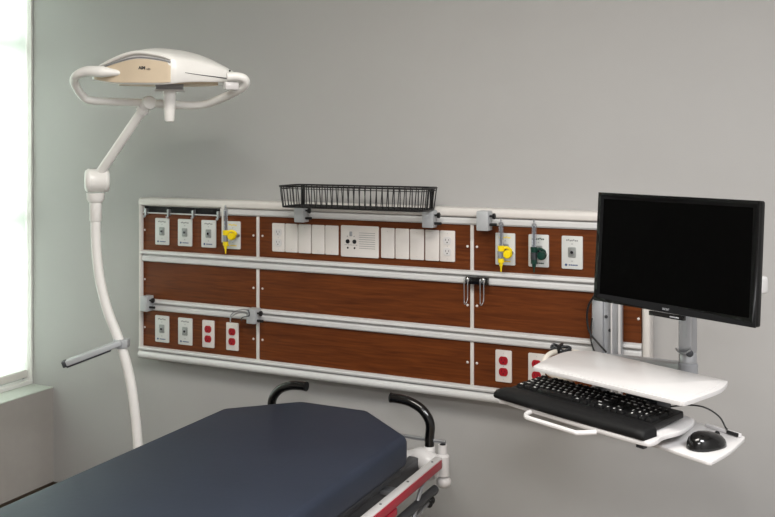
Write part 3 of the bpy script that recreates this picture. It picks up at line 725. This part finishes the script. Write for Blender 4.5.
pp = [(95.6,205),(95.6,228),(96.6,252),(100,280),(107.4,310),(117,335),(124,355),(130.6,382),(134,405),(136.3,426),(138,447),(139.3,470),(140,500)]
P = [atz(x_, y_, ZL) for x_, y_ in pp]+[Vector((base.x+.004, base.y, .35)), Vector((base.x, base.y, .14))]
b = B(); tube(b, smooth(P, 5), .0185, 20); part('pole', b, M['lampwhite'], lamp)
b = B(); lathe(b, atz(95.6, 222, ZL), (0,0,1), [(0,.018),(.006,.0222),(.072,.0222),(.078,.027),(.088,.032),(.110,.034)], 24); part('pole_collar', b, M['lampwhite'], lamp)
ec = atz(97, 180.5, ZL)
axd = Vector((CO,SI,0))*.93+Vector((-SI,CO,0))*.36; axd.normalize()
b = B(); lathe(b, ec-axd*.045, axd, [(0,.030),(.003,.038),(.012,.045),(.018,.0455),(.019,.044),(.072,.044),(.074,.0455),(.080,.045),(.088,.038),(.090,.03)], 32); part('elbow_joint', b, M['lampwhite'], lamp, sharp=50)
ZH = 3.30
ap0, ap1 = ec+Vector((0,0,.012)), atz(143, 109.5, ZH+.04)
b = B(); tube(b, [ap0, ap1], [.0185, .0165], 18); part('upper_arm', b, M['lampwhite'], lamp)
d = (ap1-ap0).normalized()
b = B(); lathe(b, ap1-d*.012, d, [(0,.017),(.001,.0215),(.018,.0215),(.020,.018),(.022,.018),(.023,.0205),(.045,.0205)], 22); part('arm_collar', b, M['lampwhite'], lamp)
bc = atz(148.5, 103, ZH+.04)
ex = Vector((CO, SI, 0)); ey = Vector((-SI, CO, 0))
b = B(); ax2 = (ex*.45-ey*.89); lathe(b, bc-ax2*.026, ax2, [(0,.014),(.002,.022),(.008,.0255),(.044,.0255),(.050,.022),(.052,.014)], 26); bj = part('swivel_joint', b, M['lampwhite'], lamp)
# looped yoke: sides beside the head, back tube lower and behind
Y1 = [(126,73.5,3.20),(112,72.5,3.20),(98,71.5,3.20),(86,71.5,3.21),(77,75,3.22),(74,81,3.25),(78,90,3.29),(84,97.5,3.33),(93,100.5,3.34),(110,101.5,3.34),(148,103,3.34),(180,105,3.34),(196,105.3,3.34),(208,103.5,3.33),(222,98,3.29),(236,91.5,3.25),(245,85,3.22),(244.5,79,3.20),(237,76.5,3.19),(227,77,3.18)]
b = B(); P = smooth([atz(*q) for q in Y1], 6); R = [.0148]*len(P)
for i in range(24): R[i] = .0148+.0055*math.cos(PI/2*(i-10)/14) if i > 10 else .004+.0163*i/10 
tube(b, P, R, 18); part('yoke_tube', b, M['lampwhite'], lamp)
# head housing: plan outline (a right, c away) with a tall corner towards the viewer
hc = atz(168.5, 76.5, ZH-.02)
ex = Vector((CO, SI, 0)); ey = Vector((-SI, CO, 0))
def HP(a, c, z): return hc+ex*a+ey*c+Vector((0,0,z))
plan = [(-.285,.04),(-.25,-.03),(-.17,-.075),(-.08,-.115),(0.01,-.143),(.050,-.150),(.078,-.136),(.125,-.10),(.19,-.06),(.245,-.015),(.262,.03),(.24,.08),(.15,.14),(.0,.17),(-.14,.15),(-.24,.10)]
#   side-wall top and bottom height at each plan vertex
top = [.010,.032,.060,.078,.066,.054,.050,.045,.030,.008,-.004,.008,.035,.05,.045,.025]
bot = [-.012,-.020,-.032,-.036,-.038,-.036,-.031,-.026,-.024,-.020,-.022,-.022,-.024,-.024,-.022,-.014]
def sm1(v, n=4):
    return [q.x for q in smooth([Vector((x_,0,0)) for x_ in v], n, True)]
px_ = sm1([p[0] for p in plan]); py_ = sm1([p[1] for p in plan]); tt = sm1(top); bb = sm1(bot); N = len(px_)
b = B(); rings = []
def ring(s, zf, off=(0,.02)):
    return [b.verts.new(HP(off[0]*(1-s)+px_[i]*s, off[1]*(1-s)+py_[i]*s, zf(i))) for i in range(N)]
rings.append(ring(.80, lambda i: bb[i]*.6-.004)); rings.append(ring(.97, lambda i: bb[i])); rings.append(ring(1.0, lambda i: bb[i]+.005))
rings.append(ring(1.0, lambda i: tt[i]-.006)); rings.append(ring(.975, lambda i: tt[i]+.001))
zap = .098
for s in (.9,.78,.62,.45,.25,.08):
    rings.append(ring(s, lambda i: tt[i]*(s**1.6)+(zap)*(1-s**1.9)))
for R1, R2 in zip(rings, rings[1:]):
    for j in range(N): b.faces.new((R1[j], R1[(j+1)%N], R2[(j+1)%N], R2[j]))
b.faces.new(rings[0][::-1]); b.faces.new(rings[-1])
hd = part('lamp_head', b, M['lampwhite'], lamp, sharp=50)
# beige inset panel on the left-hand front face, thin shell just proud of the wall
def wallpt(u, f, off=.0015):       # u: 0..1 from near the left tip to the front corner, f: 0 bottom..1 top
    i0, i1 = 3.2, 19.2; i = i0+(i1-i0)*u; k = int(i); w = i-k
    x_ = px_[k]*(1-w)+px_[k+1]*w; y_ = py_[k]*(1-w)+py_[k+1]*w; zt = tt[k]*(1-w)+tt[k+1]*w; zb = bb[k]*(1-w)+bb[k+1]*w
    tx_, ty_ = px_[k+1]-px_[k], py_[k+1]-py_[k]; l = math.hypot(tx_, ty_)
    nx, ny = ty_/l, -tx_/l
    return HP(x_+nx*off, y_+ny*off, zb+.006+(zt-zb-.016)*f)
b = B(); n = 24
for o_ in (.0025,):
    lo = [b.verts.new(wallpt(i/n, .0, o_)) for i in range(n+1)]; hi = [b.verts.new(wallpt(i/n, .84 if i < n-1 else .74, o_)) for i in range(n+1)]
    lo2 = [b.verts.new(wallpt(i/n, .0, -.004)) for i in range(n+1)]; hi2 = [b.verts.new(wallpt(i/n, .84 if i < n-1 else .74, -.004)) for i in range(n+1)]
for i in range(n):
    b.faces.new((lo[i], lo[i+1], hi[i+1], hi[i])); b.faces.new((lo2[i], hi2[i], hi2[i+1], lo2[i+1]))
    b.faces.new((hi[i], hi[i+1], hi2[i+1], hi2[i])); b.faces.new((lo[i], lo2[i], lo2[i+1], lo[i+1]))
b.faces.new((lo[0], hi[0], hi2[0], lo2[0])); b.faces.new((lo[n], lo2[n], hi2[n], hi[n]))
bp_ = part('front_panel', b, M['beige'], hd, top=lamp, sharp=60)
# visor lip over the panel
b = B(); P = [wallpt(i/20, 1.02+.05*math.sin(PI*i/20), .006) for i in range(0,21)]
tube(b, P, [.002+.005*math.sin(PI*min(1,(i+.5)/20)) for i in range(21)], 10); part('visor', b, M['lampwhite'], hd, top=lamp)
b = B(); P = [wallpt(i/20, .90, .002) for i in range(2,21)]
tube(b, P, .0026, 8); part('visor_gap', b, M['greyp'], hd, top=lamp)
# lettering on the panel
c = wallpt(.60, .52, .0028); c2 = wallpt(.66, .52, .0028); xd = (c2-c).normalized(); zd = Vector((0,0,1)); yd = zd.cross(xd)
mm = Matrix(((xd.x, zd.x, -yd.x, c.x),(xd.y, zd.y, -yd.y, c.y),(xd.z, zd.z, -yd.z, c.z),(0,0,0,1)))
b = B(); text_into(b, 'AIM', .016, mm, .0008, .0004); text_into(b, 'LED', .009, mm @ Matrix.Translation((.026,-.003,0)), .0008)
part('lettering', b, M['dgrey'], hd, top=lamp)
# slit on the right-hand front face
def wallpt2(i, z, off=.001):
    k = int(i); w = i-k; x_ = px_[k]*(1-w)+px_[k+1]*w; y_ = py_[k]*(1-w)+py_[k+1]*w
    tx_, ty_ = px_[k+1]-px_[k], py_[k+1]-py_[k]; l = math.hypot(tx_, ty_); return HP(x_+ty_/l*off, y_-tx_/l*off, z)
b = B(); tube(b, [wallpt2(25+i*.5, .004-.0008*i) for i in range(0,20)], [.0008+.00007*i for i in range(20)], 6); part('seam', b, M['dgrey'], hd, top=lamp)
b = B(); ball(b, wallpt2(34.5, .018, -.002), .0035, seg=8); part('seam_bolt', b, M['black'], hd, top=lamp)
# lens plate below, handle
b = B(); P = [HP(*q) for q in ((0,0,0),)]
lens = [(p[0]*.66, .02+(p[1]-.02)*.66) for p in zip(px_, py_)]
v0 = [b.verts.new(HP(p[0], p[1], -.030)) for p in lens]; v1 = [b.verts.new(HP(p[0], p[1], -.016)) for p in lens]
b.faces.new(v0[::-1]); b.faces.new(v1)
for j in range(N): b.faces.new((v0[j], v0[(j+1)%N], v1[(j+1)%N], v1[j]))
part('lens_plate', b, M['beige'], hd, top=lamp)
hcx = atz(169.5, 88, ZH-.03)
mh_ = Matrix.Translation(hcx) @ Matrix.Rotation(TH+.25, 4, 'Z')
b = B(); cbox(b, (0,0,.003), (.098,.075,.020), mh_); part('handle_mount', b, M['greyp'], lamp, bev=.004)
b = B(); cbox(b, (0,0,-.009), (.104,.080,.004), mh_); part('mount_trim', b, M['white'], lamp, bev=.001)
b = B(); lathe(b, hcx+Vector((0,0,-.010)), (0,0,-1), [(0,.024),(.005,.0235),(.02,.0225),(.075,.0195),(.105,.0175),(.110,.0155),(.112,.010)], 24); part('sterile_handle', b, M['lampwhite'], lamp)
b = B(); cbox(b, (0,0,0), (.05,.03,.028), Matrix.Translation(atz(231,86,3.2)) @ Matrix.Rotation(TH+.5,4,'Z')); part('yoke_bracket', b, M['white'], lamp, bev=.005)
# flat grey handle folded out from the pole
g0, g1 = atz(121.5, 342, ZL-.02), atz(62.5, 364.5, ZL-.06)
b = B(); bar(b, g0, g0.lerp(g1, .93), .042, .020); gh = part('stand_handle', b, M['clamp'], lamp, bev=.003)
b = B(); bar(b, g0.lerp(g1,.18)+Vector((0,0,-.012)), g0.lerp(g1,.93)+Vector((0,0,-.012)), .03, .012); part('handle_underside', b, M['dgrey'], gh, top=lamp, bev=.003)
b = B(); bar(b, g0.lerp(g1,.928), g1, .036, .024); part('handle_tip', b, M['dgrey'], gh, top=lamp, bev=.004)
pc = atz(119.6, 343, ZL)
b = B(); lathe(b, pc-Vector((0,0,.016)), (.15,0,1), [(0,.024),(.002,.026),(.030,.026),(.032,.024)], 24); cbox(b, (0,0,0), (.045,.04,.03), Matrix.Translation(pc+ex*.012) @ Matrix.Rotation(TH,4,'Z')); part('pole_clamp', b, M['clamp'], lamp, bev=.003)
b = B(); lathe(b, pc-ey*.036, -ey, [(-.018,.007),(.003,.007),(.004,.005)], 12); part('clamp_bolt', b, M['dgrey'], lamp)

# ------------------------------------------------------------------ ceiling lights, the right one an added key
def ceiling_light(x, y, w, h, power, col, label):
    t = thing('ceiling_light', label, 'light', (x, y, ZC), group='ceiling panel lights')
    b = B()
    for a in (box(b, (x-w/2-.03,y-h/2-.03,ZC-.03),(x-w/2,y+h/2+.03,ZC-.0005)), box(b, (x+w/2,y-h/2-.03,ZC-.03),(x+w/2+.03,y+h/2+.03,ZC-.0005)), box(b, (x-w/2,y-h/2-.03,ZC-.03),(x+w/2,y-h/2,ZC-.0005)), box(b, (x-w/2,y+h/2,ZC-.03),(x+w/2,y+h/2+.03,ZC-.0005))): pass
    part('frame', b, M['white'], t)
    b = B(); box(b, (x-w/2,y-h/2,ZC-.015),(x+w/2,y+h/2,ZC-.005)); part('diffuser', b, emat('diffuser_'+str(len(bpy.data.materials)), (255,250,240), .6), t)
    l = bpy.data.lights.new('ceiling_lamp', 'AREA'); l.shape = 'RECTANGLE'; l.size = w; l.size_y = h; l.energy = power; l.color = col
    o = bpy.data.objects.new('ceiling_lamp', l); COL.objects.link(o); o.location = (0, 0, -.035); o.parent = t
    return t
ceiling_light(.3, -1.9, 1.2, .6, 40, (1,.95,.88), 'ceiling light panel nearest the headwall')
ceiling_light(2.3, -2.4, 1.2, .6, 85, (.97,.98,1), 'unseen ceiling panel near the right wall, added as a soft key light')  # added panel out of view, stands in for a softbox from the right
ceiling_light(1.6, -4.3, 1.2, .6, 70, (1,.98,.96), 'ceiling light panel towards the rear wall')

# ------------------------------------------------------------------ world, camera
w = bpy.data.worlds.new('world'); SC.world = w; w.use_nodes = True
bg = w.node_tree.nodes['Background']; bg.inputs[0].default_value = (.99,1,.975,1); bg.inputs[1].default_value = 4.6
cam = bpy.data.cameras.new('camera'); co = bpy.data.objects.new('camera', cam); COL.objects.link(co)
co.location = (CX, CY, CZ); co.rotation_euler = (PI/2, 0, TH)
cam.sensor_width = 36; cam.lens = F/775*36; cam.shift_y = -(258.5-V0)/775; cam.clip_start = .05
SC.camera = co
SC.view_settings.view_transform = 'Standard'; SC.view_settings.look = 'None'; SC.view_settings.gamma = 1; SC.view_settings.exposure = .17
SC.view_settings.use_curve_mapping = False
